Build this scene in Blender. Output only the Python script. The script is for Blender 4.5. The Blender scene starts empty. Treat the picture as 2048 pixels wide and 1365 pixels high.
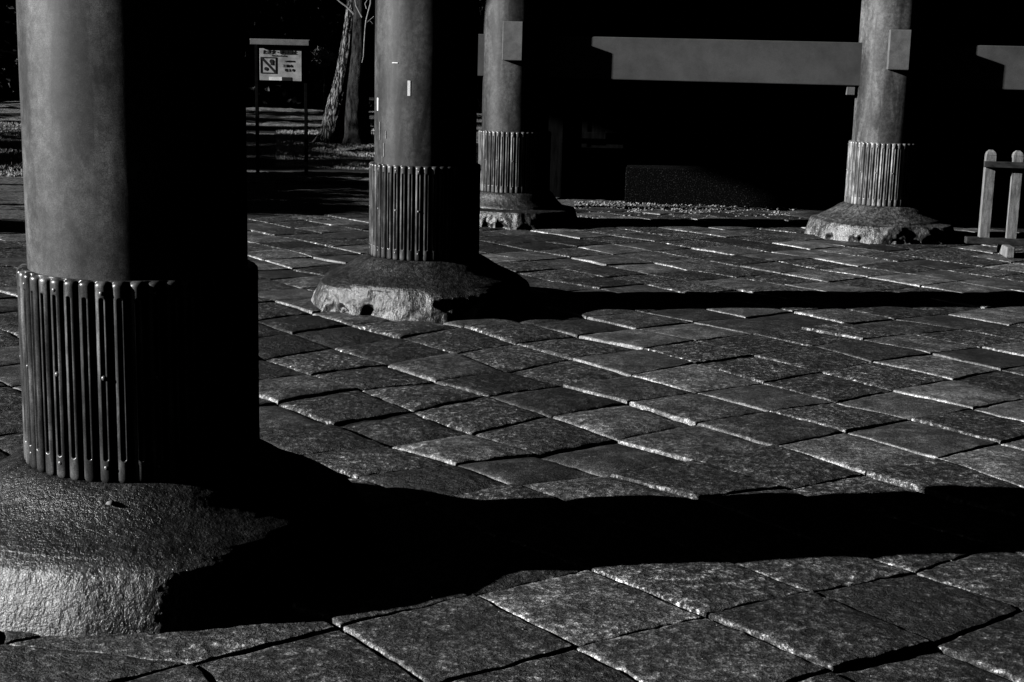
import bpy, math, random
import numpy as np
from mathutils import Vector, Matrix
random.seed(7)
RNG = np.random.default_rng(11)

# ------------------------------------------------------------------ camera
scene = bpy.context.scene
COL = scene.collection
CAM = np.array([0.0, 0.0, 1.622])
PITCH, ROLL = 0.19101, 0.02489
FPX = 2850.0
_fw = np.array([0, math.cos(PITCH), -math.sin(PITCH)])
_r0 = np.array([1.0, 0, 0]); _u0 = np.cross(_r0, _fw)
_r = math.cos(ROLL)*_r0 + math.sin(ROLL)*_u0
_u = -math.sin(ROLL)*_r0 + math.cos(ROLL)*_u0
cam_data = bpy.data.cameras.new("camera")
cam_data.sensor_width = 36.0
cam_data.lens = 36.0*FPX/2048.0
cam_data.clip_start = 0.05
cam_data.clip_end = 2000
cam = bpy.data.objects.new("camera", cam_data)
COL.objects.link(cam)
cam.matrix_world = Matrix(((_r[0], _u[0], -_fw[0], CAM[0]), (_r[1], _u[1], -_fw[1], CAM[1]),
                           (_r[2], _u[2], -_fw[2], CAM[2]), (0, 0, 0, 1)))
scene.camera = cam

# ------------------------------------------------------------------ light
SUN_AZ = math.radians(10.4)      # direction the light travels, from +x towards +y
SUN_EL = math.radians(17.0)
SKY = 0.002
world = bpy.data.worlds.new("World")
scene.world = world
world.use_nodes = True
wn = world.node_tree
bgn = wn.nodes["Background"]
sky = wn.nodes.new("ShaderNodeTexSky")
sky.sky_type = 'NISHITA'; sky.sun_disc = False
sky.sun_elevation = SUN_EL
to_sun = Vector((-math.cos(SUN_AZ), -math.sin(SUN_AZ), math.tan(SUN_EL))).normalized()
sky.sun_rotation = math.atan2(to_sun.x, to_sun.y)
bw = wn.nodes.new("ShaderNodeRGBToBW")
wn.links.new(sky.outputs[0], bw.inputs[0])
wn.links.new(bw.outputs[0], bgn.inputs[0])
bgn.inputs[1].default_value = SKY
sd = bpy.data.lights.new("sun", 'SUN')
sd.energy = 5.0; sd.angle = math.radians(0.5); sd.color = (1, 1, 1)
sun = bpy.data.objects.new("sun", sd); COL.objects.link(sun)
sun.rotation_euler = to_sun.to_track_quat('Z', 'Y').to_euler()
sun.location = (-20, -5, 12)
vs = scene.view_settings
vs.view_transform = 'Standard'; vs.look = 'None'; vs.gamma = 1.0; vs.use_curve_mapping = False
vs.exposure = 0.75
scene.cycles.max_bounces = 3
scene.cycles.diffuse_bounces = 0
scene.cycles.glossy_bounces = 0

# ------------------------------------------------------------------ helpers
def tag(o, label=None, cat=None, group=None, kind=None):
    if label: o["label"] = label
    if cat: o["category"] = cat
    if group: o["group"] = group
    if kind: o["kind"] = kind
    return o

def empty(name, loc=(0, 0, 0), rz=0.0):
    o = bpy.data.objects.new(name, None); COL.objects.link(o)
    o.location = loc; o.rotation_euler = (0, 0, rz); o.empty_display_size = 0.2
    return o

def mesh_obj(name, verts, faces, mat, parent=None, smooth=False):
    me = bpy.data.meshes.new(name)
    v = np.asarray(verts, dtype=np.float32).reshape(-1, 3)
    if isinstance(faces, np.ndarray):
        nf, k = faces.shape
        me.vertices.add(len(v)); me.vertices.foreach_set("co", v.ravel())
        me.loops.add(nf*k); me.loops.foreach_set("vertex_index", faces.astype(np.int32).ravel())
        me.polygons.add(nf); me.polygons.foreach_set("loop_start", np.arange(0, nf*k, k, dtype=np.int32))
        me.update(calc_edges=True)
    else:
        me.from_pydata([tuple(map(float, q)) for q in v], [], faces); me.update()
    me.validate()
    if smooth: me.polygons.foreach_set("use_smooth", np.ones(len(me.polygons), dtype=bool))
    me.materials.append(mat)
    o = bpy.data.objects.new(name, me); COL.objects.link(o)
    if parent: o.parent = parent
    return o

class MB:
    def __init__(s): s.v = []; s.f = []
    def add(s, vs, fs):
        n = len(s.v); s.v += [tuple(q) for q in vs]; s.f += [tuple(n+i for i in f) for f in fs]
    def box(s, cx, cy, cz, sx, sy, sz, b=0.0, rot=None):
        """box with chamfered edges; centre, full sizes"""
        hx, hy, hz = sx/2, sy/2, sz/2
        b = min(b, hx*.9, hy*.9, hz*.9)
        if b <= 0:
            vs = [(x, y, z) for z in (-hz, hz) for y in (-hy, hy) for x in (-hx, hx)]
            fs = [(0, 2, 3, 1), (4, 5, 7, 6), (0, 1, 5, 4), (2, 6, 7, 3), (0, 4, 6, 2), (1, 3, 7, 5)]
        else:
            import bmesh
            bm = bmesh.new(); bmesh.ops.create_cube(bm, size=1.0)
            for q in bm.verts: q.co = (q.co.x*sx, q.co.y*sy, q.co.z*sz)
            bmesh.ops.bevel(bm, geom=list(bm.edges), offset=b, segments=2, profile=0.5, affect='EDGES')
            bm.verts.index_update()
            vs = [tuple(q.co) for q in bm.verts]; fs = [tuple(q.index for q in f.verts) for f in bm.faces]
            bm.free()
        if rot is not None: vs = [tuple(rot @ Vector(q)) for q in vs]
        s.add([(x+cx, y+cy, z+cz) for x, y, z in vs], fs)
        return s
    def tube(s, pts, rads, seg=10, ell=1.0):
        rings = []
        n0 = len(s.v)
        P = [Vector(q) for q in pts]
        for i, q in enumerate(P):
            t = (P[min(i+1, len(P)-1)]-P[max(i-1, 0)]).normalized()
            a = t.cross(Vector((0, 1, 0.01))).normalized(); bb = t.cross(a).normalized()
            for k in range(seg):
                th = 2*math.pi*k/seg
                s.v.append(tuple(q + a*math.cos(th)*rads[i] + bb*math.sin(th)*rads[i]*ell))
        for i in range(len(P)-1):
            for k in range(seg):
                a0 = n0+i*seg+k; a1 = n0+i*seg+(k+1) % seg
                s.f.append((a0, a1, a1+seg, a0+seg))
        s.f.append(tuple(n0+k for k in range(seg))[::-1])
        s.f.append(tuple(n0+(len(P)-1)*seg+k for k in range(seg)))
        return s
    def build(s, name, mat, parent=None, smooth=False):
        return mesh_obj(name, s.v, s.f, mat, parent, smooth)

# ---- numpy value noise
_T = np.random.default_rng(3).random((64, 64, 64)).astype(np.float32)
def vnoise(x, y, z=0.0):
    x = np.asarray(x, dtype=np.float64); y = np.asarray(y, dtype=np.float64); z = np.asarray(z, dtype=np.float64) + 0*x
    xi, yi, zi = np.floor(x).astype(int), np.floor(y).astype(int), np.floor(z).astype(int)
    fx, fy, fz = x-xi, y-yi, z-zi
    fx, fy, fz = [t*t*(3-2*t) for t in (fx, fy, fz)]
    def g(a, b, c): return _T[(xi+a) & 63, (yi+b) & 63, (zi+c) & 63]
    x00 = g(0, 0, 0)*(1-fx)+g(1, 0, 0)*fx; x10 = g(0, 1, 0)*(1-fx)+g(1, 1, 0)*fx
    x01 = g(0, 0, 1)*(1-fx)+g(1, 0, 1)*fx; x11 = g(0, 1, 1)*(1-fx)+g(1, 1, 1)*fx
    return ((x00*(1-fy)+x10*fy)*(1-fz) + (x01*(1-fy)+x11*fy)*fz)*2-1
def fbm(x, y, z=0.0, o=3):
    a = 0; amp = 1; s = 1
    for k in range(o):
        a = a + amp*vnoise(x*s+17*k, y*s+5*k, np.asarray(z)*s+9*k); amp *= .5; s *= 2.03
    return a

def backproj(x, y, z=0.0):
    """helper used while measuring: pixel of the photograph -> point on a horizontal plane"""
    d = _fw*FPX + _r*(x-1024) - _u*(y-682.5)
    t = (z-CAM[2])/d[2]
    return CAM[:2]+d[:2]*t

# ------------------------------------------------------------------ materials
def new_mat(name):
    m = bpy.data.materials.new(name); m.use_nodes = True
    nt = m.node_tree; b = nt.nodes["Principled BSDF"]
    return m, nt, b
def nd(nt, t, **kw):
    n = nt.nodes.new(t)
    for k, v in kw.items():
        if k in n.inputs: n.inputs[k].default_value = v
        else: setattr(n, k, v)
    return n
def grey(v): return (v, v, v, 1)
def ramp(nt, src, stops):
    r = nt.nodes.new("ShaderNodeValToRGB")
    el = r.color_ramp.elements
    el[0].position, el[0].color = stops[0][0], grey(stops[0][1])
    el[1].position, el[1].color = stops[-1][0], grey(stops[-1][1])
    for p, c in stops[1:-1]:
        e = el.new(p); e.color = grey(c)
    nt.links.new(src, r.inputs[0]); return r
def coords(nt, scale=(1, 1, 1), obj=True):
    tc = nt.nodes.new("ShaderNodeTexCoord"); mp = nt.nodes.new("ShaderNodeMapping")
    mp.inputs['Scale'].default_value = scale
    nt.links.new(tc.outputs['Object'], mp.inputs[0]); return mp.outputs[0]
def noise(nt, vec, scale, detail=4, rough=.6, dist=0.0):
    n = nt.nodes.new("ShaderNodeTexNoise"); n.inputs['Scale'].default_value = scale
    n.inputs['Detail'].default_value = detail; n.inputs['Roughness'].default_value = rough
    n.inputs['Distortion'].default_value = dist
    nt.links.new(vec, n.inputs['Vector']); return n
def math_n(nt, op, a, b=None):
    n = nt.nodes.new("ShaderNodeMath"); n.operation = op
    for i, q in enumerate((a, b)):
        if q is None: continue
        if isinstance(q, (int, float)): n.inputs[i].default_value = q
        else: nt.links.new(q, n.inputs[i])
    return n.outputs[0]
def bump(nt, b, h, strength, dist):
    n = nt.nodes.new("ShaderNodeBump"); n.inputs['Strength'].default_value = strength
    n.inputs['Distance'].default_value = dist
    nt.links.new(h, n.inputs['Height']); nt.links.new(n.outputs[0], b.inputs['Normal']); return n
def setcol(nt, b, out): nt.links.new(out, b.inputs['Base Color'])
def mulcol(nt, a, bb):
    m = nt.nodes.new("ShaderNodeMix"); m.data_type = 'RGBA'; m.blend_type = 'MULTIPLY'
    m.inputs[0].default_value = 1
    nt.links.new(a, m.inputs[6]); nt.links.new(bb, m.inputs[7]); return m.outputs[2]

def simple_mat(name, lo, hi, scale=(1, 1, 1), ns=8, rough=.8, bs=.3, bd=.004, spec=.3, metal=0):
    m, nt, b = new_mat(name)
    v = coords(nt, scale); n = noise(nt, v, ns, 5, .65)
    r = ramp(nt, n.outputs[0], [(.36, lo), (.64, hi)])
    g = noise(nt, coords(nt), 260, 2, .8); setcol(nt, b, mulcol(nt, r.outputs[0], ramp(nt, g.outputs[0], [(.36, .65), (.64, 1.4)]).outputs[0]))
    n2 = noise(nt, v, ns*6, 3, .7)
    bump(nt, b, n2.outputs[0], bs, bd)
    b.inputs['Roughness'].default_value = rough; b.inputs['Specular IOR Level'].default_value = spec
    b.inputs['Metallic'].default_value = metal
    return m

# paving stone: worn, pitted, each slab with its own tone
def mat_paving():
    m, nt, b = new_mat("paving_stone")
    v = coords(nt)
    at = nt.nodes.new("ShaderNodeAttribute"); at.attribute_name = "tone"
    ap = nt.nodes.new("ShaderNodeAttribute"); ap.attribute_name = "pit"
    big = noise(nt, v, 6.0, 5, .65, .4)
    mid = noise(nt, v, 27, 5, .7, .3)
    fine = noise(nt, v, 62, 4, .75)
    grain = noise(nt, v, 190, 2, .8)
    r1 = ramp(nt, big.outputs[0], [(.36, .5), (.5, .9), (.64, 1.7)])
    r2 = ramp(nt, mid.outputs[0], [(.42, .10), (.49, .5), (.57, 1.5), (.66, 3.0)])
    r3 = ramp(nt, fine.outputs[0], [(.42, .14), (.49, .55), (.57, 1.5), (.66, 3.0)])
    r4 = ramp(nt, grain.outputs[0], [(.38, .3), (.5, .8), (.62, 2.0)])
    pf = math_n(nt, 'MINIMUM', math_n(nt, 'ADD', math_n(nt, 'MULTIPLY', ap.outputs['Fac'], .85), .24), 1.0)
    def faded(col):
        m_ = nt.nodes.new("ShaderNodeMix"); m_.data_type = 'RGBA'; nt.links.new(pf, m_.inputs[0])
        m_.inputs[6].default_value = (.9, .9, .9, 1); nt.links.new(col, m_.inputs[7]); return m_.outputs[2]
    c = mulcol(nt, r1.outputs[0], faded(r2.outputs[0])); c = mulcol(nt, c, faded(r3.outputs[0])); c = mulcol(nt, c, r4.outputs[0])
    c = mulcol(nt, c, at.outputs['Color'])
    setcol(nt, b, c)
    h1 = ramp(nt, mid.outputs[0], [(.36, 0), (.5, .75), (.62, 1)])
    h2 = ramp(nt, fine.outputs[0], [(.36, 0), (.52, .8), (.64, 1)])
    a1 = math_n(nt, 'MULTIPLY', h1.outputs[0], ap.outputs['Fac'])
    a2 = math_n(nt, 'MULTIPLY', h2.outputs[0], math_n(nt, 'ADD', math_n(nt, 'MULTIPLY', ap.outputs['Fac'], .5), .18))
    h = math_n(nt, 'ADD', math_n(nt, 'ADD', a1, a2), math_n(nt, 'MULTIPLY', grain.outputs[0], .22))
    bump(nt, b, h, 1.0, .0048)
    b.inputs['Roughness'].default_value = .5; b.inputs['Specular IOR Level'].default_value = .5
    return m

def mat_base_stone():
    m, nt, b = new_mat("base_stone")
    v = coords(nt, (1, 1, .5)); v1 = coords(nt)
    n1 = noise(nt, v1, 5, 4, .6); n2 = noise(nt, v, 50, 3, .6, .2); n3 = noise(nt, v1, 120, 3, .75); n4 = noise(nt, v1, 330, 2, .8)
    c = mulcol(nt, ramp(nt, n1.outputs[0], [(.38, .022), (.62, .055)]).outputs[0], ramp(nt, n3.outputs[0], [(.38, .5), (.62, 1.6)]).outputs[0])
    c = mulcol(nt, c, ramp(nt, n4.outputs[0], [(.36, .55), (.64, 1.5)]).outputs[0])
    n6 = noise(nt, v, 34, 4, .7, .4); c = mulcol(nt, c, ramp(nt, n6.outputs[0], [(.40, .25), (.5, .85), (.62, 1.9)]).outputs[0])
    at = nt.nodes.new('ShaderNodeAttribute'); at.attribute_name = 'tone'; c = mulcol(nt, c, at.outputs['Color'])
    oi = nt.nodes.new('ShaderNodeObjectInfo'); c = mulcol(nt, c, oi.outputs['Color'])
    setcol(nt, b, c)
    h2 = ramp(nt, n2.outputs[0], [(.30, 0), (.70, 1)]); h3 = ramp(nt, n3.outputs[0], [(.36, 0), (.64, 1)])
    h = math_n(nt, 'ADD', h2.outputs[0], math_n(nt, 'MULTIPLY', h3.outputs[0], .45))
    bump(nt, b, h, 1.0, .0027)
    b.inputs['Roughness'].default_value = .36; b.inputs['Specular IOR Level'].default_value = .9
    return m

def mat_shaft():
    m, nt, b = new_mat("painted_pillar_wood")
    v = coords(nt, (1, 1, .2)); v1 = coords(nt)
    n1 = noise(nt, v, 7.5, 5, .6, .6); n2 = noise(nt, v1, 2.6, 4, .6); n3 = noise(nt, v1, 330, 2, .8); n5 = noise(nt, v1, 26, 5, .75)
    c = mulcol(nt, ramp(nt, n1.outputs[0], [(.39, .4), (.455, .8), (.52, 1), (.6, 1.2), (.65, 1.45)]).outputs[0], ramp(nt, n2.outputs[0], [(.36, .028), (.64, .064)]).outputs[0])
    c = mulcol(nt, c, ramp(nt, n3.outputs[0], [(.36, .45), (.64, 1.7)]).outputs[0])
    c = mulcol(nt, c, ramp(nt, n5.outputs[0], [(.38, .6), (.62, 1.4)]).outputs[0])
    oi = nt.nodes.new('ShaderNodeObjectInfo'); c = mulcol(nt, c, oi.outputs['Color'])
    setcol(nt, b, c)
    bump(nt, b, math_n(nt, 'ADD', n1.outputs[0], math_n(nt, 'MULTIPLY', n5.outputs[0], .25)), .12, .005)
    b.inputs['Roughness'].default_value = .55; b.inputs['Specular IOR Level'].default_value = .3
    return m

def mat_bronze():
    m, nt, b = new_mat("aged_bronze")
    v = coords(nt, (1, 1, .3)); v1 = coords(nt)
    n1 = noise(nt, v, 14, 5, .65); n3 = noise(nt, v1, 300, 2, .8)
    c = mulcol(nt, ramp(nt, n1.outputs[0], [(.36, .028), (.52, .06), (.66, .16)]).outputs[0], ramp(nt, n3.outputs[0], [(.36, .6), (.64, 1.4)]).outputs[0])
    oi = nt.nodes.new('ShaderNodeObjectInfo'); c = mulcol(nt, c, oi.outputs['Color'])
    setcol(nt, b, c)
    bump(nt, b, n1.outputs[0], .12, .003)
    rr = ramp(nt, n1.outputs[0], [(.36, .26), (.64, .46)]); nt.links.new(rr.outputs[0], b.inputs['Roughness'])
    b.inputs['Metallic'].default_value = .25; b.inputs['Specular IOR Level'].default_value = .6
    return m

M = {}
M['paving'] = mat_paving()
M['base'] = mat_base_stone()
M['shaft'] = mat_shaft()
M['bronze'] = mat_bronze()
M['soil'] = simple_mat("joint_soil", .008, .03, ns=25, rough=.95, bs=.6, bd=.01, spec=.1)
M['beam'] = simple_mat("painted_beam_wood", .045, .082, (1, 1, 1), 2.2, .75, .1, .002)
M['box'] = simple_mat("pale_timber_end", .09, .15, ns=9, rough=.7, bs=.25, bd=.003)
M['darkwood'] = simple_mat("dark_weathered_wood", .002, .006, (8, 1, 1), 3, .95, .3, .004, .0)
M['fencewood'] = simple_mat("pale_fence_wood", .08, .24, (2, 2, .35), 22, .8, .5, .004)
def mat_speck(name, base, hi, t0, t1, scale, sc=(1, 1, 1), bd=.01):
    m, nt, b = new_mat(name); v = coords(nt, sc); n = noise(nt, v, scale, 3, .7, .3)
    setcol(nt, b, ramp(nt, n.outputs[0], [(t0, base), (t1, hi)]).outputs[0]); bump(nt, b, n.outputs[0], 1.0, bd)
    b.inputs['Roughness'].default_value = .9; b.inputs['Specular IOR Level'].default_value = .05; return m
M['granite'] = mat_speck("speckled_granite", .0012, .05, .56, .66, 60)
M['gravel'] = simple_mat("packed_gravel", .03, .17, ns=26, rough=.95, bs=1.0, bd=.02, spec=.1)
M['pebble'] = simple_mat("pale_pebble", .08, .34, ns=6, rough=.8, bs=.3, bd=.003)
M['bark'] = mat_speck("ridged_bark", .006, .22, .49, .60, 28, (1, 1, .22), .06)
M['fencerail'] = simple_mat("shaded_rail_wood", .015, .05, (1, 2, 2), 14, .8, .5, .004, .1)  # rail timber darkened in colour to stand for shadow on it
M['darkbark'] = simple_mat("shaded_bark", .006, .05, (1, 1, .3), 16, .9, 1.0, .04, .0)  # bark colour darkened so the right stem looks shaded
M['leaf'] = simple_mat("dark_evergreen_leaf", .012, .03, ns=3, rough=.6, bs=0, spec=.3)
M['grass'] = simple_mat("dry_winter_grass", .12, .6, ns=5, rough=.9, bs=0, spec=.1)
M['turf'] = simple_mat("thin_turf_soil", .03, .28, ns=22, rough=.95, bs=1.0, bd=.03, spec=.1)
M['signframe'] = simple_mat("dark_sign_metal", .003, .006, ns=8, spec=.0, rough=.9)
M['signroof'] = simple_mat("grey_sign_roof", .09, .16, ns=8, rough=.5)
M['signboard'] = simple_mat("pale_sign_panel", .2, .42, ns=4, rough=.35, bs=.02)
M['ink'] = simple_mat("black_sign_ink", .008, .012, ns=4, rough=.5, bs=0)
M['paper'] = simple_mat("white_paper_slip", .55, .8, ns=9, rough=.8, bs=.05)
M['twig'] = simple_mat("pale_twig", .2, .4, ns=10, rough=.8, bs=.2)
M['plaster'] = simple_mat("roof_plaster", .01, .02, ns=4, rough=.9)

# ------------------------------------------------------------------ gate axes
GX = np.array([.9933, -.1156]); GY = np.array([.1156, .9933])      # along the row, away from the viewer
GA = math.atan2(GX[1], GX[0])
PILLARS = [(-1.219, 4.599), (-.622, 9.775), (-.024, 15.043), (3.754, 14.602)]

# ------------------------------------------------------------------ ground sheets
def sheet(name, pts, z, mat, label=None):
    o = mesh_obj(name, [(x, y, z) for x, y in pts], [tuple(range(len(pts)))], mat); o["kind"] = "structure"
    return o
sheet("ground", [(-300, -120), (300, -120), (300, 500), (-300, 500)], -.045, M['soil'])

# gravel apron between paving, plinth and garden
def grid_sheet(name, x0, x1, y0, y1, dx, dy, zf, mat):
    xs = np.arange(x0, x1+dx/2, dx); ys = np.arange(y0, y1+dy/2, dy)
    X, Y = np.meshgrid(xs, ys); Z = zf(X, Y)
    nx, ny = len(xs), len(ys)
    idx = np.arange(nx*ny).reshape(ny, nx)
    F = np.stack([idx[:-1, :-1], idx[:-1, 1:], idx[1:, 1:], idx[1:, :-1]], -1).reshape(-1, 4)
    o = mesh_obj(name, np.stack([X, Y, Z], -1).reshape(-1, 3), F, mat, smooth=True)
    o["kind"] = "structure"; return o
grid_sheet("path", -7, 12, 12.2, 19.2, .05, .05, lambda X, Y: -.028+.010*fbm(X*4, Y*4)+.005*fbm(X*18, Y*18, 3), M['gravel'])
grid_sheet("lawn", -18, 3.2, 19.24, 50, .09, .09, lambda X, Y: -.03+.05*fbm(X*.5, Y*.8)+.025*fbm(X*3, Y*5, 4), M['turf'])

# ------------------------------------------------------------------ paving: corners measured on the photograph
# lattice corner (i, j) -> pixel in the 2048 px photograph
CORN = {0: {0: (582, 661), 1: (666, 690), 2: (771, 724), 3: (871, 756), 4: (976, 784), 5: (1102, 825), 6: (1234, 874), 7: (1390, 916)},
 1: {0: (700, 645), 1: (801, 671), 2: (912, 701), 3: (1010, 740), 4: (1125, 767), 5: (1257, 800), 6: (1391, 842), 7: (1550, 889), 8: (1730, 942)},
 2: {1: (925, 648), 2: (1031, 682), 3: (1142, 712), 4: (1262, 747), 5: (1392, 782), 6: (1535, 819), 7: (1692, 859), 8: (1875, 915), 9: (2080, 985)},
 3: {2: (1155, 667), 3: (1287, 695), 4: (1392, 724), 5: (1526, 762), 6: (1670, 801), 7: (1822, 835), 8: (1999, 882)},
 4: {2: (1272, 655), 3: (1392, 680), 4: (1507, 707), 5: (1641, 739), 6: (1784, 779), 7: (1945, 814)},
 5: {2: (1385, 641), 3: (1502, 666), 4: (1625, 690), 5: (1745, 720), 6: (1907, 757), 7: (2048, 795)},
 6: {2: (1491, 635), 3: (1602, 657), 4: (1725, 677), 5: (1862, 705), 6: (2000, 737)},
 7: {3: (1690, 645), 4: (1822, 665), 5: (1962, 692)},
 8: {3: (1790, 635), 4: (1922, 656)}, 9: {3: (1893, 626), 4: (2020, 648)},
 -1: {1: (526, 714), 2: (620, 744), 3: (717, 772), 4: (825, 816), 5: (946, 860), 6: (1072, 904), 7: (1217, 945), 8: (1399, 991), 10: (1830, 1140), 11: (2048, 1213)},
 -2: {3: (554, 798), 4: (665, 842), 5: (775, 885), 6: (910, 922), 7: (1030, 963), 10: (1623, 1180), 11: (1871, 1286)},
 -3: {5: (586, 904), 6: (715, 945), 7: (845, 998), 9: (1180, 1133), 10: (1410, 1227), 11: (1661, 1332)},
 -4: {9: (947, 1186), 10: (1150, 1290)}, -5: {9: (681, 1247), 10: (862, 1365)}, -6: {8: (2, 1284), 9: (385, 1318)}}
FAR = [(1160, 476), (1226, 486), (1088, 482), (1154, 492), (1225, 508), (976, 506), (1060, 520), (1128, 536), (1211, 529),
 (1295, 546), (1309, 524), (1305, 500), (1385, 515), (1380, 539), (1382, 561), (1290, 567), (1198, 576), (1112, 561),
 (1032, 542), (1540, 498), (1628, 515), (1555, 521), (1640, 538), (1716, 531), (1560, 545), (1656, 562),
 (1712, 509), (1736, 552), (1810, 545), (1840, 570), (1770, 502), (1935, 510), (1965, 531), (1914, 561), (1822, 498),
 (1848, 516), (1796, 521), (1566, 568), (1615, 492), (506, 484), (566, 496), (664, 493), (691, 525), (584, 535), (696, 477),
 (605, 575), (549, 600), (623, 621), (667, 450), (566, 431)]
C0 = np.array([-1.322, 8.546]); CI = np.array([.304, -.385]); CJ = np.array([.379, .280])
Minv = np.linalg.inv(np.stack([CI, CJ], 1))
KI, KP = [], []
for j in CORN:
    for i, q in CORN[j].items(): KI.append((i, j)); KP.append(backproj(*q))
for q in FAR:
    w = backproj(*q); a = Minv @ (w-C0); ij = (round(a[0]), round(a[1]))
    if ij not in KI and abs(a[0]-ij[0]) < .3 and abs(a[1]-ij[1]) < .3: KI.append(ij); KP.append(w)
KI = np.array(KI, float); KP = np.array(KP)
KR = KP-(C0+KI[:, :1]*CI+KI[:, 1:]*CJ)
KD = {(int(a[0]), int(a[1])): w for a, w in zip(KI, KP)}
def corner(i, j):
    if (i, j) in KD: return KD[(i, j)]
    d2 = ((KI-np.array([i, j]))**2).sum(1)
    w = np.exp(-d2/3.0)+1e-3/(1+d2)**1.5
    res = (w[:, None]*KR).sum(0)/w.sum()
    jit = np.random.default_rng((i+50)*131+(j+50)*7).normal(0, .014, 2)
    return C0+i*CI+j*CJ+res+jit
EDGE = [(-9, 9.0), (-4.6, 12.8), (-2.9, 15.3), (-1.5, 15.9), (0, 16.5), (1, 16.9), (12, 16.0)]
def back_edge(x): return np.interp(x, [e[0] for e in EDGE], [e[1] for e in EDGE])
# deliberate uneven slabs seen in the photograph: height offset, tilt
SPECIAL = {(8, 0): -.013, (10, -3): .008, (11, -3): -.018, (4, -2): -.010, (5, -2): .006, (2, 0): .006, (8, 1): .008, (9, 1): .012}

def build_paving():
    V, F, T, P = [], [], [], []; off = 0
    for i in range(-26, 17):
        for j in range(-16, 34):
            q = np.array([corner(i, j), corner(i+1, j), corner(i+1, j+1), corner(i, j+1)])
            c = q.mean(0)
            if c[0] < -7.5 or c[0] > 9 or c[1] < 1.2 or c[1] > back_edge(c[0]): continue
            # only what this view or a step aside can see
            if abs(c[0])-1.6 > c[1]*.62: continue
            dist = max(2.5, math.hypot(*c))
            rg = np.random.default_rng((i+60)*977+(j+60)*13)
            n = int(np.clip(190/dist, 12, 46))
            L = .48
            ed = np.array([0, .0025, .007, .014, .024])/L
            s = np.concatenate([ed, np.linspace(.08, .92, n), 1-ed[::-1]])
            m = len(s)
            S, Tt = np.meshgrid(s, s)
            # gap in metres per side
            g = rg.uniform(.003, .0075, 4)
            s0, s1, t0, t1 = g[0]/L, 1-g[1]/L, g[2]/L, 1-g[3]/L
            Sm = s0+(s1-s0)*S; Tm = t0+(t1-t0)*Tt
            X = (q[0, 0]*(1-Sm)+q[1, 0]*Sm)*(1-Tm)+(q[3, 0]*(1-Sm)+q[2, 0]*Sm)*Tm
            Y = (q[0, 1]*(1-Sm)+q[1, 1]*Sm)*(1-Tm)+(q[3, 1]*(1-Sm)+q[2, 1]*Sm)*Tm
            # wobbling worn edges
            de = np.minimum(np.minimum(S, 1-S), np.minimum(Tt, 1-Tt))*L
            wob = np.exp(-de/.05)
            X = X+wob*.0065*fbm(X*13+i, Y*13, 2, 2); Y = Y+wob*.0065*fbm(X*13, Y*13+j, 7, 2)
            near_left = c[0] < .6 and 5.2 < c[1] < 9.5
            dome = rg.uniform(.005, .011)+(rg.uniform(.007, .014) if near_left else 0)
            z = SPECIAL.get((i, j), rg.normal(0, .0022)) + dome*(1-(2*S-1)**4)*(1-(2*Tt-1)**4) - dome
            tl = rg.normal(0, .0022, 2)
            z = z+tl[0]*(2*S-1)+tl[1]*(2*Tt-1)
            rr = rg.uniform(.006, .012)*(1.9 if near_left else 1)
            x_ = np.clip(1-de/rr, 0, 1); z = z-rr*(1-np.sqrt(np.clip(1-x_**2, 0, 1)))*.75
            pit = rg.choice([.05, .3, .7, 1.1], p=[.28, .27, .25, .20])
            if c[1] < 5.6 and pit < .6: pit += .45
            z = z+.0022*fbm(X*7, Y*7, i*1.7, 2)+(.0003+.0022*pit)*(.25+.75*np.clip(de/.03, 0, 1))*fbm(X*26, Y*26, j*.9, 4)
            # chips along the rim
            ch = np.clip(fbm(X*22, Y*22, i+j*.3, 2)-.45, 0, 1)*np.exp(-de/.02); z = z-.010*ch
            vt = np.stack([X, Y, z], -1).reshape(-1, 3)
            idx = np.arange(m*m).reshape(m, m)+off
            f = np.stack([idx[:-1, :-1], idx[:-1, 1:], idx[1:, 1:], idx[1:, :-1]], -1).reshape(-1, 4)
            ring = np.concatenate([idx[0, :-1], idx[:-1, -1], idx[-1, :0:-1], idx[:0:-1, 0]])
            rv = vt[ring-off].copy(); rv[:, 2] = -.045
            k = len(ring); ri = np.arange(k)+off+m*m
            f2 = np.stack([ring, ri, np.roll(ri, -1), np.roll(ring, -1)], -1)
            V += [vt, rv]; F += [f, f2]; off += m*m+k
            tone = float(np.clip(rg.normal(.085, .036), .032, .18))*(1.25 if c[1] > 10 else 1.1)*(.75 if pit > .6 else 1.05)
            rim_light = 1+1.5*np.exp(-(de/.007)**2); T.append(np.concatenate([(tone*rim_light).ravel(), np.full(k, tone)])); P.append(np.full(m*m+k, pit))  # slab rims painted paler to imitate sunlit edges
    o = mesh_obj("pavement", np.concatenate(V), np.concatenate(F), M['paving'], smooth=True)
    o["kind"] = "structure"
    me = o.data; T = np.concatenate(T); P = np.concatenate(P)
    if len(me.vertices) == len(T):
        a = me.attributes.new("tone", 'FLOAT_COLOR', 'POINT')
        a.data.foreach_set("color", np.stack([T, T, T, np.ones_like(T)], -1).astype(np.float32).ravel())
        a = me.attributes.new("pit", 'FLOAT', 'POINT'); a.data.foreach_set("value", P.astype(np.float32))
    print("paving verts", len(T))
build_paving()
grid_sheet("sand_bed", -6, 8.5, 1.2, 13, .04, .04, lambda X, Y: -.031+.006*fbm(X*9, Y*9), M['soil'])

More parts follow.
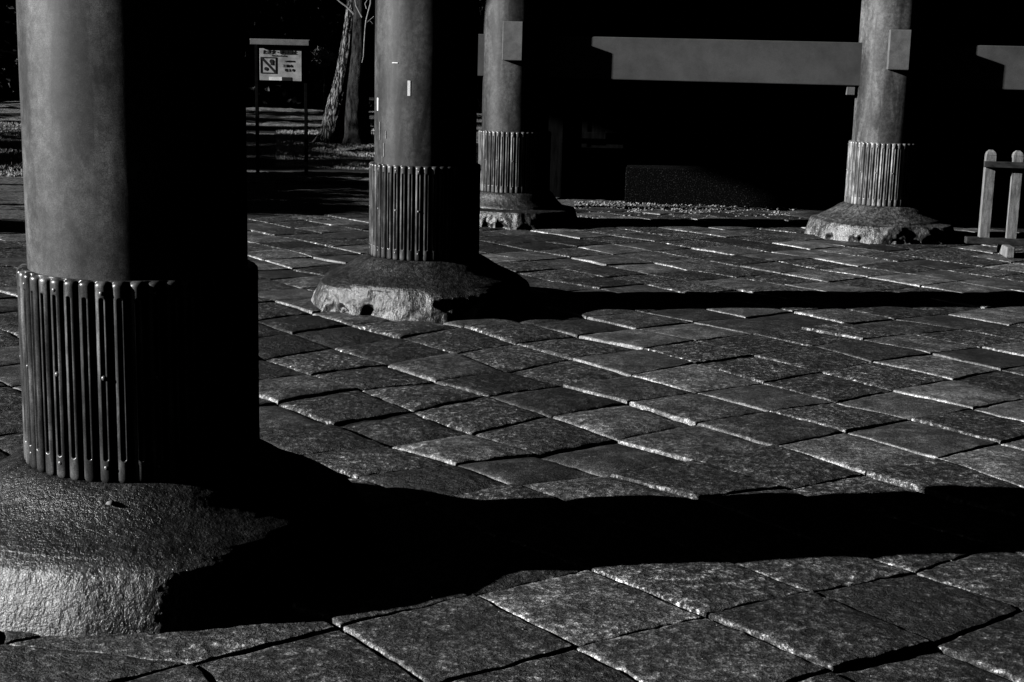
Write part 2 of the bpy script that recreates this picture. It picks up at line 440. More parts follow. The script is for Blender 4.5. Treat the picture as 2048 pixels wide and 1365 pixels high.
# ------------------------------------------------------------------ pillars
ZB, ZT, RS, RSH = .322, .956, .380, .347
def lathe_grid(R, Z, TH):
    X = R*np.cos(TH); Y = R*np.sin(TH); return np.stack([X, Y, Z], -1)
def ring_faces(nz, nt):
    idx = np.arange(nz*nt).reshape(nz, nt); nx = np.roll(idx, -1, 1)
    return np.stack([idx[:-1], nx[:-1], nx[1:], idx[1:]], -1).reshape(-1, 4)

def sleeve_mesh():
    NP = 44; per = 18
    th = np.arange(NP*per)/(NP*per)*2*math.pi
    zs = np.concatenate([[ZB-.002, ZB, ZB+.003, ZB+.008, ZB+.014, ZB+.022, ZB+.03], np.linspace(ZB+.045, ZB+.066, 4), np.linspace(ZB+.070, ZB+.086, 9), np.linspace(ZB+.10, ZT-.08, 14),
                         np.linspace(ZT-.062, ZT-.046, 9), [ZT-.038], [ZT-.028, ZT-.022, ZT-.017, ZT-.012, ZT-.008, ZT-.005, ZT-.002, ZT]])
    TH, Z = np.meshgrid(th, zs)
    ph = (TH/(2*math.pi)*NP) % 1.0                      # 0..1 across one lobe
    w = 2*math.pi*RS/NP                                  # lobe width in m
    u = (ph-.5)*w
    hw = w/2-.0012; cr = hw                              # rounded ends
    # distance inside the rounded lobe outline
    zz = np.maximum(np.maximum((ZB+.016)-Z+.0, Z-(ZT-.016)), 0)/.016
    inside = np.clip(1-np.sqrt((u/hw)**2*(zz > 0)+zz**2), 0, 1)*(zz > 0)*hw + (zz <= 0)*(hw-np.abs(u))
    pad = .018*np.sqrt(np.clip(1-(1-np.clip(inside/(hw*.98), 0, 1))**2, 0, 1))
    # slot in the middle of the lobe
    sl = np.clip((Z-(ZB+.075)-.4*np.abs(u))/.004, 0, 1)*np.clip(((ZT-.05)-Z-.4*np.abs(u))/.004, 0, 1)
    slot = .009*np.clip(1-(np.abs(u)-.0035)/.0035, 0, 1)*sl
    flare = .0*np.clip((ZB+.1-Z)/.1, 0, 1)
    R = RS-.017+pad-slot+flare
    V = lathe_grid(R, Z, TH).reshape(-1, 3)
    nz, nt = TH.shape
    F = ring_faces(nz, nt)
    # lid in towards the shaft
    top = np.stack([(RSH-.004)*np.cos(th), (RSH-.004)*np.sin(th), np.full(nt, ZT-.002)], -1)
    i0 = (nz-1)*nt; a = np.arange(nt); F2 = np.stack([i0+a, i0+np.roll(a, -1), nz*nt+np.roll(a, -1), nz*nt+a], -1)
    return np.concatenate([V, top]), np.concatenate([F, F2])
SLV, SLF = sleeve_mesh()
TOPZ = 5.3
def shaft_mesh():
    nt = 96; zs = np.linspace(ZT-.01, TOPZ, 60); th = np.arange(nt)/nt*2*math.pi
    TH, Z = np.meshgrid(th, zs)
    R = RSH+.0015*fbm(np.cos(TH)*2, np.sin(TH)*2, Z*1.2)
    return lathe_grid(R, Z, TH).reshape(-1, 3), ring_faces(len(zs), nt)
SHV, SHF = shaft_mesh()

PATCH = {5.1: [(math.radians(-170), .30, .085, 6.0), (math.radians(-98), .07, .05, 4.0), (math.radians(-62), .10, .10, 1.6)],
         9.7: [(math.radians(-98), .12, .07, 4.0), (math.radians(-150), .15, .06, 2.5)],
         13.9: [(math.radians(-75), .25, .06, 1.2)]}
def base_mesh(seed, squareness, cornerdir, steep=0.0):
    nt = 1000 if seed < 3 else 520
    prof = [(.30, .335), (.385, .328), (.402, .322), (.425, .312), (.46, .292), (.50, .266), (.54, .244), (.58, .225), (.61, .212), (.64, .200), (.662, .189),
            (.681, .175), (.697, .158), (.709, .138), (.719, .114), (.728, .088), (.738, .060), (.748, .025), (.757, -.01), (.762, -.05)]
    pr = np.array(prof)
    if steep: pr[:, 0] = np.where(pr[:, 1] > .16, .40+(pr[:, 0]-.40)*(1-steep), pr[:, 0]-(.09*steep if steep > .3 else 0))
    tt = np.linspace(0, 1, len(pr)); t2 = np.linspace(0, 1, 230 if seed < 3 else 130)
    r = np.interp(t2, tt, pr[:, 0]); z = np.interp(t2, tt, pr[:, 1])
    th = np.arange(nt)/nt*2*math.pi
    TH, R = np.meshgrid(th, r); _, Z = np.meshgrid(th, z)
    low = np.clip((.17-Z)/.08, 0, 1)
    low = np.clip((.185-Z)/.03, 0, 1)
    R = R*(1+low*(squareness*np.cos(4*(TH-cornerdir))+.03*fbm(np.cos(TH)*1.6+seed, np.sin(TH)*1.6, 0)+(.022*fbm(np.cos(TH)*6+seed, np.sin(TH)*6, Z*8) if seed > 3 else 0)))
    cx_, cy_ = np.cos(TH), np.sin(TH)
    amp = np.clip((R-.40)/.04, 0, 1)
    d = .002*fbm(cx_*3+seed, cy_*3, Z*4)+.0009*fbm(R*cx_*44+seed, R*cy_*44, Z*30)*(.5+.5*low)
    # broken hollows along the foot
    hol = np.clip(fbm(cx_*4.6+seed*3, cy_*4.6, Z*5)-.28, 0, .5)*low*np.clip((.13-Z)/.1, 0, 1)*.12*(seed > 3)
    R = R+amp*(d-hol); Z = Z+amp*.35*d*(Z > .02)
    V = lathe_grid(R, Z, TH).reshape(-1, 3)
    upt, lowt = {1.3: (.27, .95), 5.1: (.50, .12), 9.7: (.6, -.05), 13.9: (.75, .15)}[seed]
    tone = upt+lowt*np.clip((.185-Z)/.03, 0, 1)*np.clip(.9+.5*fbm(cx_*4+seed, cy_*4, Z*9), .3, 1.6)  # lower tier lightened, upper darkened in colour, imitating how sun strikes each
    # pale scraped patch low on the foot
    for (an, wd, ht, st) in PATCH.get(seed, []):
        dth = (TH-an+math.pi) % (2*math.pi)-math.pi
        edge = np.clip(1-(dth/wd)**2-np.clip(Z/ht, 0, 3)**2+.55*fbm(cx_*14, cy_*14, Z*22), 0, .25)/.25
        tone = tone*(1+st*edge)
    return V, ring_faces(len(r), nt), tone.ravel()

riv = MB()
for a in range(4):
    pass
def rivet_mesh():
    seg = 10; V = []; F = []
    pr = [(.008, -.002), (.008, .001), (.0064, .0036), (.0036, .005), (.0008, .0055)]
    for r_, h in pr:
        for k in range(seg):
            V.append((h, r_*math.cos(2*math.pi*k/seg), r_*math.sin(2*math.pi*k/seg)))
    for a in range(len(pr)-1):
        for k in range(seg): F.append((a*seg+k, a*seg+(k+1) % seg, (a+1)*seg+(k+1) % seg, (a+1)*seg+k))
    F.append(tuple((len(pr)-1)*seg+k for k in range(seg)))
    return V, F
LAB = ["massive round pillar nearest the viewer, its ribbed bronze shoe and stone base at the left edge",
       "round pillar with white paper slips pasted on its shaft, second from the viewer",
       "round pillar partly hidden behind the one with paper slips, small square timber end on its front",
       "rightmost round pillar, beside the wooden barrier, its shaft and ribbed shoe brightly lit"]
SEED = [1.3, 5.1, 9.7, 13.9]; SQ = [.0, .028, .015, .035]; CD = [0, math.radians(-145), .5, math.radians(-120)]; STEEP = [0, 0, .55, .12]
slv_me = shf_me = rv_me = None
for k, (px, py) in enumerate(PILLARS):
    root = empty("gate_pillar", (px, py, 0), GA)
    tag(root, LAB[k], "pillar", "pillars of the gate")
    if k == 0:
        s = mesh_obj("shaft", SHV, SHF, M['shaft'], root, True); shf_me = s.data
        sl = mesh_obj("ribbed_shoe", SLV, SLF, M['bronze'], root, True); slv_me = sl.data
    else:
        s = bpy.data.objects.new("shaft", shf_me); COL.objects.link(s); s.parent = root
        sl = bpy.data.objects.new("ribbed_shoe", slv_me); COL.objects.link(sl); sl.parent = root
        s.rotation_euler.z = k*1.3; s.location.z = 0
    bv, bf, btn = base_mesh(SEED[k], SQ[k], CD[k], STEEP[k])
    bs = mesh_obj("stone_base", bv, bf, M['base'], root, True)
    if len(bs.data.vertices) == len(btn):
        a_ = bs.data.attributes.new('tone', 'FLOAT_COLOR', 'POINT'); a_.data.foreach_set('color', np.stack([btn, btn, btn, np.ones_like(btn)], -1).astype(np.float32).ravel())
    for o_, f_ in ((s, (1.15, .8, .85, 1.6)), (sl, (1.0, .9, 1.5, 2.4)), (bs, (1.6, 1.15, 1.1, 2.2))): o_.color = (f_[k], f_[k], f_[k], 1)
    # rivets on every third lobe, in three rows, on the half of the shoe that is in view
    view = math.atan2(-py, -px)-GA
    for a in range(0, 44, 3):
        ang = (a+.5)/44*2*math.pi
        dd = (ang-view+math.pi) % (2*math.pi)-math.pi
        if abs(dd) > 1.75: continue
        for zz in (ZB+.055, (ZB+ZT)/2+.02, ZT-.036):
            if rv_me is None:
                o = mesh_obj("rivet", *rivet_mesh(), M['bronze'], sl, True); rv_me = o.data
            else:
                o = bpy.data.objects.new("rivet", rv_me); COL.objects.link(o); o.parent = sl
            o.color = (2.4, 2.4, 2.4, 1)
            rad = RS-.002
            o.location = (rad*math.cos(ang), rad*math.sin(ang), zz); o.rotation_euler.z = ang
    if k >= 2:
        L = .40 if k == 2 else .42
        mb = MB(); mb.box(0, -(L-.12)/2-.12, 1.863, .205, L-.12, .385, .007)
        o = mb.build("timber_end", M['box'], root)

# paper slips and scuffs on the second pillar
def on_shaft(root_xy, x, y_, w, h, name, mat, parent):
    """thin curved patch on the shaft around the viewed pixel"""
    d = _fw*FPX + _r*(x-1024) - _u*(y_-682.5); d = d/np.linalg.norm(d)
    ox, oy = -root_xy[0], -root_xy[1]
    A = d[0]**2+d[1]**2; B = 2*(ox*d[0]+oy*d[1]); C = ox*ox+oy*oy-(RSH+.001)**2
    disc = B*B-4*A*C
    if disc < 0: return None
    t = (-B-math.sqrt(disc))/(2*A)
    p = CAM+d*t; ang = math.atan2(p[1]-root_xy[1], p[0]-root_xy[0])-GA
    ns = 5; V = []
    for rr in (RSH-.003, RSH+.0042):
        for a in range(ns+1):
            aa = ang+(a/ns-.5)*w/RSH
            for s_ in (-.5, .5): V.append((rr*math.cos(aa), rr*math.sin(aa), p[2]+s_*h))
    n = (ns+1)*2; F = []
    for a in range(ns): F.append((n+2*a, n+2*a+2, n+2*a+3, n+2*a+1))
    for s_ in (0, 1):
        for a in range(ns): F.append((2*a+s_, 2*a+2+s_, n+2*a+2+s_, n+2*a+s_))
    F += [(0, 1, n+1, n), (2*ns, 2*ns+1, n+2*ns+1, n+2*ns)]
    return mesh_obj(name, V, F, mat, parent)
p2root = [o for o in COL.objects if o.name.startswith("gate_pillar")][1]
P2 = PILLARS[1]
for x, y_, w, h in [(818, 177, .019, .098), (756, 209, .022, .085), (790, 126, .045, .006)]:
    on_shaft(P2, x, y_, w, h, "paper_slip", M['paper'], p2root)
for x, y_, w, h in [(760, 262, .004, .12), (768, 300, .004, .09), (772, 270, .003, .05), (765, 318, .003, .04)]:
    on_shaft(P2, x, y_, w, h, "paint_scuff", M['twig'], p2root)

# ------------------------------------------------------------------ tie beam through the rear pillars
def gate_pt(along, away, z=0.0, org=PILLARS[2]):
    return (org[0]+GX[0]*along+GY[0]*away, org[1]+GX[1]*along+GY[1]*away, z)
RZ = Matrix.Rotation(GA, 3, 'Z')
bt = empty("tie_beam", gate_pt(0, 0, 0), GA)
tag(bt, "long horizontal timber beam running through the two rear pillars, lit on its face", "beam")
mb = MB(); mb.box(4.9, 0, 1.718, 10.9-.0, .245, .425, .008); mb.build("beam_timber", M['beam'], bt)
mb = MB(); mb.box(3.40, -.02, 1.458, .085, .17, .092, .006); mb.build("wedge", M['box'], bt)

# ------------------------------------------------------------------ gate roof overhead (out of frame, shades the floor from the sky)
ro = empty("gate_roof", (0, 0, 0), GA)
tag(ro, "dark timber ceiling and upper storey of the gate above the pillars", "roof")
mb = MB(); mb.box(5.0, 8.0, 5.45, 19.0, 30.0, .3); mb.build("ceiling", M['plaster'], ro)
mb = MB()
for k in range(9): mb.box(5.0, -5+k*3.3, 5.2, 18.8, .25, .2)
mb.build("rafter", M['darkwood'], ro)
sw = empty("added_side_wall", (12.5, 6, 0), GA)  # unseen wall added to keep low sky light off the pillars
tag(sw, "tall dark plank wall added out of view at right to block sky light", "wall")
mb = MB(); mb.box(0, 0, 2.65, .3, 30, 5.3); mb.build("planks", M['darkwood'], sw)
fw_ = empty("added_rear_wall", (5, -6.5, 0), GA)  # unseen wall added behind the camera to limit ambient light
tag(fw_, "dark timber wall added behind the viewer to block sky light", "wall")
mb = MB(); mb.box(0, 0, 2.65, 15, .3, 5.3); mb.build("planks", M['darkwood'], fw_)

# ------------------------------------------------------------------ hall behind with granite plinth
HO = (1.35, 17.72)
hp = empty("temple_hall", (HO[0], HO[1], 0), GA)
tag(hp, "dark timber hall standing on a low speckled granite plinth behind the rear pillars", "building")
V = MB()
V.box(1.28, .6, .20, 2.55, 1.2, .44, .012); V.build("granite_plinth", M['granite'], hp)
V = MB(); V.box(6.35, .6, .20, 7.2, 1.2, .44, .012); V.build("granite_plinth", M['granite'], hp)
V = MB(); V.box(3.8, 2.6, .215, 12.6, 2.8, .45, .01); V.build("plinth_floor", M['granite'], hp)
V = MB()
V.box(-.9, 1.9, 2.6, .18, 3.4, 5.2); V.build("added_shade_wall", M['darkwood'], hp)  # stub wall added to keep the sun off the planks behind
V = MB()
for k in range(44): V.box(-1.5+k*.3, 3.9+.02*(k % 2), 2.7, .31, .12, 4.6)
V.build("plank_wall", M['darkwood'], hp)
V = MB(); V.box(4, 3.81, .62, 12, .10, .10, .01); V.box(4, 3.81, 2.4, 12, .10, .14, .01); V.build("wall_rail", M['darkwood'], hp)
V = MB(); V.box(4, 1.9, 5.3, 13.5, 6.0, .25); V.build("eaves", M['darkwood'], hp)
o = MB().box(0, 0, .065, .9, .3, .17, .012).build("granite_curb", M['granite']); o.location = (.80, 20.4, 0); o.rotation_euler.z = GA
tag(o, "low rough granite curb lying behind the third pillar", "curb")

# ------------------------------------------------------------------ wooden barrier
br = empty("wooden_barrier", (4.50, 13.22, 0), GA)
tag(br, "weathered wooden barrier with round-topped posts and two rails beside the rightmost pillar", "barrier")
def post_mesh(cx_, cy_, z0, z1, w):
    mb = MB()
    # post body plus a faceted head
    lv = [(z0, 1), (z1-.055, 1), (z1-.052, .93), (z1-.045, 1), (z1-.02, .80), (z1-.003, .42), (z1, .36)]
    for z, s in lv:
        h = w/2*s
        for sx, sy in ((-1, -1), (1, -1), (1, 1), (-1, 1)): mb.v.append((cx_+sx*h, cy_+sy*w/2*(s if s > .9 else s+.05), z))
    for k in range(len(lv)-1):
        for a in range(4): mb.f.append((k*4+a, k*4+(a+1) % 4, (k+1)*4+(a+1) % 4, (k+1)*4+a))
    mb.f.append((len(lv)*4-4, len(lv)*4-3, len(lv)*4-2, len(lv)*4-1)); mb.f.append((3, 2, 1, 0))
    return mb
for k in range(5):
    post_mesh(-.125+k*.242, .05, .13, .965, .088).build("post", M['fencewood'], br)
MB().box(.46, -.02, .835, 1.30, .045, .055, .004).build("rail", M['fencerail'], br)
MB().box(.42, .03, .125, 1.42, .11, .06, .005).build("rail", M['fencerail'], br)
for k in range(2):
    MB().box(.07+k*.95, -.03, .05, .075, .42, .10, .01).build("foot", M['fencewood'], br)

# ------------------------------------------------------------------ notice board
sg = empty("notice_board", (-3.38, 20.6, 0), math.radians(-4))
tag(sg, "small roofed notice board on two thin posts, pale panel forbidding fires and smoking", "sign")
for s in (-1, 1): MB().box(s*.355, .03, .95, .045, .045, 1.90, .004).build("post", M['signframe'], sg)
mb = MB(); mb.box(0, .02, 1.895, .86, .16, .022, .004, None)
mb.build("roof", M['signroof'], sg)
MB().box(0, -.07, 1.862, .84, .02, .075, .003).build("roof_fascia", M['signroof'], sg)
bd = MB().box(0, 0, 1.55, .605, .03, .445, .003).build("panel", M['signboard'], sg)
def flat(name, mb, mat, par): return mb.build(name, mat, par)
def txt(body, x, z, size, mat, par, name="lettering"):
    cu = bpy.data.curves.new(name, 'FONT'); cu.body = body; cu.size = size; cu.extrude = .002; cu.align_x = 'CENTER'; cu.align_y = 'CENTER'
    cu.offset = .0012
    t = bpy.data.objects.new("tmp", cu); COL.objects.link(t)
    dg = bpy.context.evaluated_depsgraph_get(); me = bpy.data.meshes.new_from_object(t.evaluated_get(dg))
    COL.objects.unlink(t); bpy.data.objects.remove(t)
    me.materials.clear(); me.materials.append(mat)
    o = bpy.data.objects.new(name, me); COL.objects.link(o); o.parent = par
    o.rotation_euler = (math.pi/2, 0, 0); o.location = (x, -.018, z); return o
txt("たき火・喫煙禁止", -.01, 1.72, .062, M['ink'], bd)
txt("No Bonfire or Smoking", -.02, 1.675, .022, M['ink'], bd)
txt("この付近では", .13, 1.60, .024, M['ink'], bd)
txt("三 縁 山", .10, 1.535, .04, M['ink'], bd); txt("増 上 寺", .13, 1.475, .04, M['ink'], bd)
pg = MB()
x0, z0, s_, w_ = -.175, 1.54, .108, .012
for a in (-1, 1):
    pg.box(x0+a*s_, -.018, z0, w_, .006, 2*s_+w_); pg.box(x0, -.018, z0+a*s_, 2*s_-w_, .006, w_)
pg.box(x0, -.0185, z0, .024, .004, 2.6*s_, 0, Matrix.Rotation(math.radians(-45), 3, 'Y'))
def disc(mb, cx_, cz, r_):
    n = 14; V = [(cx_+r_*math.cos(2*math.pi*k/n), y, cz+r_*math.sin(2*math.pi*k/n)) for y in (-.0205, -.013) for k in range(n)]
    mb.add(V, [tuple(range(n))]+[(k, (k+1) % n, n+(k+1) % n, n+k) for k in range(n)])
disc(pg, x0-.035, z0-.05, .026); disc(pg, x0+.045, z0+.055, .03); pg.box(x0+.05, -.018, z0+.02, .04, .006, .03)
pg.build("prohibition_pictogram", M['ink'], bd)
MB().box(-.075, -.0165, 1.355, .185, .006, .048).build("white_plate", M['paper'], bd)
MB().box(.09, -.0165, 1.355, .135, .006, .048).build("dark_plate", M['ink'], bd)

# ------------------------------------------------------------------ leaning forked tree behind the notice board
def zat(x, y, Y):
    d = _fw*FPX + _r*(x-1024) - _u*(y-682.5); t = Y/d[1]; return CAM+d*t
def trunk_tube(pts, rads, seg=48, sub=9, amp=.035, seed=0):
    P = np.array(pts, float); R = np.array(rads, float)
    n = (len(P)-1)*sub+1; t = np.linspace(0, len(P)-1, n); k = np.arange(len(P))
    C = np.stack([np.interp(t, k, P[:, a]) for a in range(3)], -1); r = np.interp(t, k, R)
    th = np.arange(seg)/seg*2*math.pi
    TH, I = np.meshgrid(th, np.arange(n)); Z = C[:, 2][:, None]+0*TH
    ridge = fbm(np.cos(TH)*4.5+seed, np.sin(TH)*4.5, Z*2.2, 3)
    rr = r[:, None]*(1+.02*seed*0)+amp*(1-np.abs(ridge))*1.0-amp*.6
    V = np.stack([C[:, 0][:, None]+rr*np.cos(TH), C[:, 1][:, None]+rr*np.sin(TH), Z], -1).reshape(-1, 3)
    return V, ring_faces(n, seg)
def join(parts):
    V, F, o = [], [], 0
    for v, f in parts: V.append(v); F.append(f+o); o += len(v)
    return np.concatenate(V), np.concatenate(F)
def leaf_cloud(center, rad, n, size, seed, flat_=.7, clumps=26):
    rg = np.random.default_rng(seed)
    cc = rg.normal(0, 1, (clumps, 3)); cc /= np.linalg.norm(cc, axis=1)[:, None]; cc *= rg.uniform(.2, .95, (clumps, 1))
    which = rg.integers(0, clumps, n)
    p = cc[which]+rg.normal(0, .17, (n, 3))
    p = p*np.array([rad, rad, rad*flat_])+np.array(center)
    a = rg.normal(0, 1, (n, 3)); a /= np.linalg.norm(a, axis=1)[:, None]
    b = np.cross(a, rg.normal(0, 1, (n, 3))); b /= np.linalg.norm(b, axis=1)[:, None]
    s = size*rg.uniform(.6, 1.4, (n, 1))
    V = np.stack([p-a*s, p-b*s*.5, p+a*s, p+b*s*.5], 1).reshape(-1, 3)
    return V, np.arange(n*4).reshape(n, 4)
YT = 28.4
tr = empty("forked_tree", (-3.35, YT, 0))
tag(tr, "old tree with a leaning ridged trunk forking from the ground, right of the notice board", "tree")
def loc(p): return (p[0]+3.35, p[1]-YT, p[2])
A = [(-3.86, YT+.5, -.1)]+[tuple(zat(x, y, YT+.45)) for x, y in [(668, 262), (676, 215), (687, 165), (697, 110), (704, 55), (710, 5), (716, -60)]]+[(-2.9, YT+.2, 4.2), (-2.6, YT, 6.0)]
B = [(-3.12, YT, -.15)]+[tuple(zat(x, y, YT)) for x, y in [(716, 275), (714, 225), (717, 170), (722, 110), (724, 50), (723, -10)]]+[(-2.7, YT+.1, 3.6), (-2.2, YT+.2, 5.6)]
m1 = trunk_tube([loc(q) for q in A], [.33, .27, .23, .20, .18, .155, .15, .14, .12, .07], seg=64, seed=1.0)
m2 = trunk_tube([loc(q) for q in B], [.40, .27, .23, .21, .19, .17, .16, .13, .08], seg=56, amp=.015, seed=4.0)
mesh_obj("trunk", *m1, M['bark'], tr, True)
mesh_obj("trunk", *m2, M['darkbark'], tr, True)
tw = MB()
def tline(px_, r0_, Y=YT-.3):
    pts = [loc(zat(x, y, Y)) for x, y in px_]; tw.tube(pts, np.linspace(r0_, r0_*.5, len(pts)), 6)
tline([(742, -20), (741, 8), (737, 22), (732, 42), (730, 60), (728, 90), (727, 112), (724, 126)], .014)
tline([(708, 28), (694, 14), (680, 4), (665, -10)], .022)
tline([(724, 35), (712, 12), (708, -12)], .014); tline([(731, 48), (740, 40), (748, 33)], .008); tline([(740, 42), (746, 48)], .006)
tline([(735, 30), (742, 5)], .012); tline([(733, 18), (730, 8), (738, -5)], .01)
tw.build("twig", M['twig'], tr)
lv, lf = leaf_cloud((.6, 0, 6.2), 2.6, 2600, .13, 5, .55)
mesh_obj("crown", lv, lf, M['leaf'], tr)

# ------------------------------------------------------------------ trees left of the frame whose shade streaks the garden
def shade_tree(x, y, h, rad, seed, label, n=3800):
    r_ = empty("evergreen_tree", (x, y, 0)); tag(r_, label, "tree", "evergreens on the left of the garden")
    rg = np.random.default_rng(seed)
    pts = [(0, 0, -.1), (rg.normal(0, .1), 0, h*.3), (rg.normal(0, .2), 0, h*.6), (0, 0, h*.9)]
    mesh_obj("trunk", *trunk_tube(pts, [.32, .24, .16, .07], seg=24, sub=5, seed=seed), M['bark'], r_, True)
    mesh_obj("crown", *leaf_cloud((0, 0, h*(.58 if h > 7 else .72)), rad, n, .17, seed, h*(.44 if h > 7 else .27)/rad, 34), M['leaf'], r_)
for k, (x, y, h, rad, n) in enumerate([(-20, 20.6, 5.9, 1.8, 4200), (-21, 23.9, 6.1, 1.9, 4200), (-19.5, 28.2, 5.8, 2.0, 4600), (-21, 32.6, 6.2, 1.7, 3000), (-22, 36.5, 9, 2.8, 3200), (-24, 42, 12, 3.6, 4200), (-23, 48, 12, 3.6, 4200)]):
    shade_tree(x, y, h, rad, 40+k, ["low evergreen first in the row on the left", "low evergreen second in the row on the left", "low broad evergreen third in the row on the left",
               "low sparse evergreen fourth in the row on the left", "taller evergreen fifth in the row on the left", "tall evergreen sixth in the row on the left", "farthest tall evergreen of the row on the left"][k], n)
# unseen row of clipped standards added left of the frame to shade the path
for k in range(7):
    y_ = [12.75, 14.5, 15.5, 16.55, 17.6, 18.6, 19.55][k]
    st = empty("clipped_shrub", (-10+.1*(k % 2), y_, 0)); tag(st, ["nearest", "second", "third", "middle", "fifth", "sixth", "farthest"][k]+" round headed shrub of the unseen row added to shade the path", "shrub", "added unseen shrubs shading the path")
    MB().tube([(0, 0, -.05), (.02, 0, .8), (0, 0, 1.6)], [.04, .03, .03], 8).build("trunk", M['bark'], st)
    mesh_obj("crown", *leaf_cloud((0, 0, 1.55 if k == 0 else 2.1), .68, 3200, .06, 300+k, .85, 30), M['leaf'], st)
# unseen high roof added left of the frame: its eave shades the hall and everything high behind the gate
cr = empty("added_shade_roof", (-16.0, 12.6, 0)); tag(cr, "high roof on tall posts, added out of view to shade the hall", "roof")
MB().box(.2, 6.3, 9.5, .4, 12.6, 6.9).build("roof_blocker", M['darkwood'], cr)
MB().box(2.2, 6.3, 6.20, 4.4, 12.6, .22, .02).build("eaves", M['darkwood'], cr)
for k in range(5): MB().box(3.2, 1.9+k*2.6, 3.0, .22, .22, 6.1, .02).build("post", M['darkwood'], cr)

# ------------------------------------------------------------------ dark hedge closing the garden
hd = empty("evergreen_hedge", (-8, 50.5, 0)); tag(hd, "tall dense dark hedge closing the far end of the garden", "hedge")
MB().box(0, .6, 3.4, 44, 1.0, 7.0).build("hedge_core", M['darkwood'], hd)
rg = np.random.default_rng(9); n = 14000
p = np.stack([rg.uniform(-22, 22, n), rg.normal(-.25, .35, n), rg.uniform(0, 7.2, n)], -1)
a = rg.normal(0, 1, (n, 3)); a /= np.linalg.norm(a, axis=1)[:, None]; b = np.cross(a, rg.normal(0, 1, (n, 3))); b /= np.linalg.norm(b, axis=1)[:, None]
s = rg.uniform(.1, .24, (n, 1)); mesh_obj("foliage", np.stack([p-a*s, p-b*s*.5, p+a*s, p+b*s*.5], 1).reshape(-1, 3), np.arange(4*n).reshape(n, 4), M['leaf'], hd)

# pale clipped shrub seen between board and tree
sh = empty("clipped_shrub", (-5.35, 40, 0)); tag(sh, "pale clipped shrub top catching the sun between notice board and tree", "shrub")
MB().tube([(0, 0, 0), (0, 0, 1.5)], [.05, .03], 8).build("stem", M['bark'], sh)
mesh_obj("foliage", *leaf_cloud((0, 0, 1.72), .42, 900, .05, 77, .5, 16), M['grass'], sh)

# ------------------------------------------------------------------ grass, pebbles, grit
def blades(n, poly, hmin, hmax, seed):
    rg = np.random.default_rng(seed); x = rg.uniform(poly[0], poly[1], n); y = poly[2]+(poly[3]-poly[2])*rg.random(n)**1.4
    x = x*(y/((poly[2]+poly[3])/2))
    h = rg.uniform(hmin, hmax, n); an = rg.uniform(0, 2*math.pi, n); w = .006+.006*rg.random(n)
    z = -.03+.05*fbm(x*.5, y*.8)+.025*fbm(x*3, y*5, 4)
    dx, dy = np.cos(an)*w, np.sin(an)*w; lx, ly = rg.normal(0, .4, n)*h, rg.normal(0, .4, n)*h
    V = np.stack([np.stack([x-dx, y-dy, z], -1), np.stack([x+dx, y+dy, z], -1), np.stack([x+lx, y+ly, z+h], -1)], 1).reshape(-1, 3)
    return V, np.arange(3*n).reshape(n, 3)
g1 = blades(42000, (-4.9, -2.2, 22.5, 36), .02, .06, 1); g2 = blades(26000, (-11.5, -8.6, 19.5, 34), .02, .06, 2)
o = mesh_obj("grass", *join([g1, g2]), M['grass']); tag(o, "short dry grass streaked with light in the garden", "grass", kind="stuff")

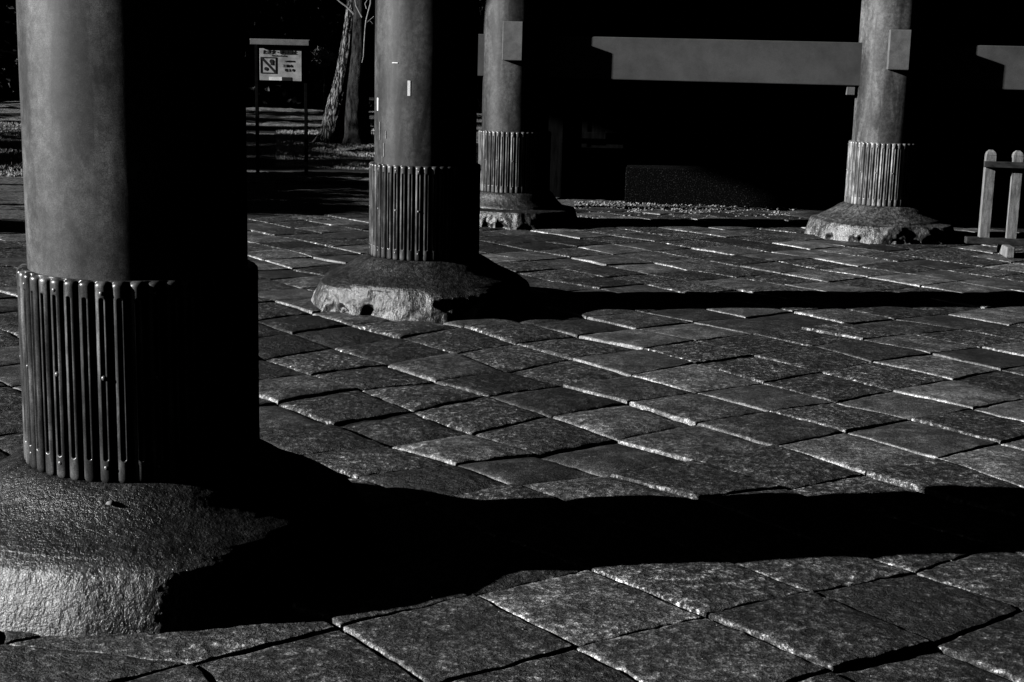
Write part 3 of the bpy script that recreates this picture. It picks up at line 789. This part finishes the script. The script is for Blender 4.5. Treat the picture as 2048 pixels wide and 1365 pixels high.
def stones(pts, sizes, seed):
    rg = np.random.default_rng(seed); V, F = [], []; o_ = 0
    ico = np.array([(0, 0, 1), (.9, 0, .3), (.28, .85, .3), (-.73, .53, .3), (-.73, -.53, .3), (.28, -.85, .3), (.73, .53, -.3), (-.28, .85, -.3), (-.9, 0, -.3), (-.28, -.85, -.3), (.73, -.53, -.3), (0, 0, -1)])
    fc = np.array([(0, 1, 2), (0, 2, 3), (0, 3, 4), (0, 4, 5), (0, 5, 1), (1, 6, 2), (2, 7, 3), (3, 8, 4), (4, 9, 5), (5, 10, 1), (6, 7, 2), (7, 8, 3), (8, 9, 4), (9, 10, 5), (10, 6, 1), (11, 7, 6), (11, 8, 7), (11, 9, 8), (11, 10, 9), (11, 6, 10)])
    for (x, y, z), s in zip(pts, sizes):
        v = ico*(1+rg.normal(0, .15, (12, 1)))*s*np.array([1, rg.uniform(.6, 1), rg.uniform(.4, .7)])
        an = rg.uniform(0, 6.28); c, s2 = math.cos(an), math.sin(an)
        v = np.stack([v[:, 0]*c-v[:, 1]*s2+x, v[:, 0]*s2+v[:, 1]*c+y, v[:, 2]+z], -1)
        V.append(v); F.append(fc+o_); o_ += 12
    return np.concatenate(V), np.concatenate(F)
pp, ss = [], []
for k in range(1500):
    px_ = 1150+470*random.random()**1.5; py_ = random.uniform(401, 436)
    w = backproj(px_, py_)
    if px_ > 1560 and random.random() < .5: continue
    pp.append((w[0], w[1], -.012)); ss.append(random.choice([.007, .010, .013, .018, .024]))
o = mesh_obj("pebbles", *stones(pp, ss, 5), M['pebble']); tag(o, "loose pale pebbles scattered in front of the granite plinth", "pebbles", kind="stuff")
w = backproj(1578, 411)
o = mesh_obj("white_stone", *stones([(w[0], w[1], .02)], [.085], 8), M['pebble']); tag(o, "single white stone lying at the foot of the granite plinth", "stone")
w = backproj(222, 986, .325)
o = mesh_obj("mortar_lump", *stones([(w[0], w[1], .314)], [.017], 21), M['pebble']); o.location.z = -.021; tag(o, "pale lump of mortar on the stone base below the nearest ribbed shoe", "lump")
pp, ss = [], []
for k in range(140):
    w = backproj(random.uniform(520, 2040), random.uniform(640, 1360)); pp.append((w[0], w[1], .001)); ss.append(random.choice([.0015, .002, .003]))
for q in [(1239, 1268), (1046, 1261), (1715, 782), (780, 1255), (1090, 1308)]:
    w = backproj(*q); pp.append((w[0], w[1], .003)); ss.append(.0045)
o = mesh_obj("grit", *stones(pp, ss, 6), M['pebble']); tag(o, "tiny pale grit strewn over the stone paving", "grit", kind="stuff")
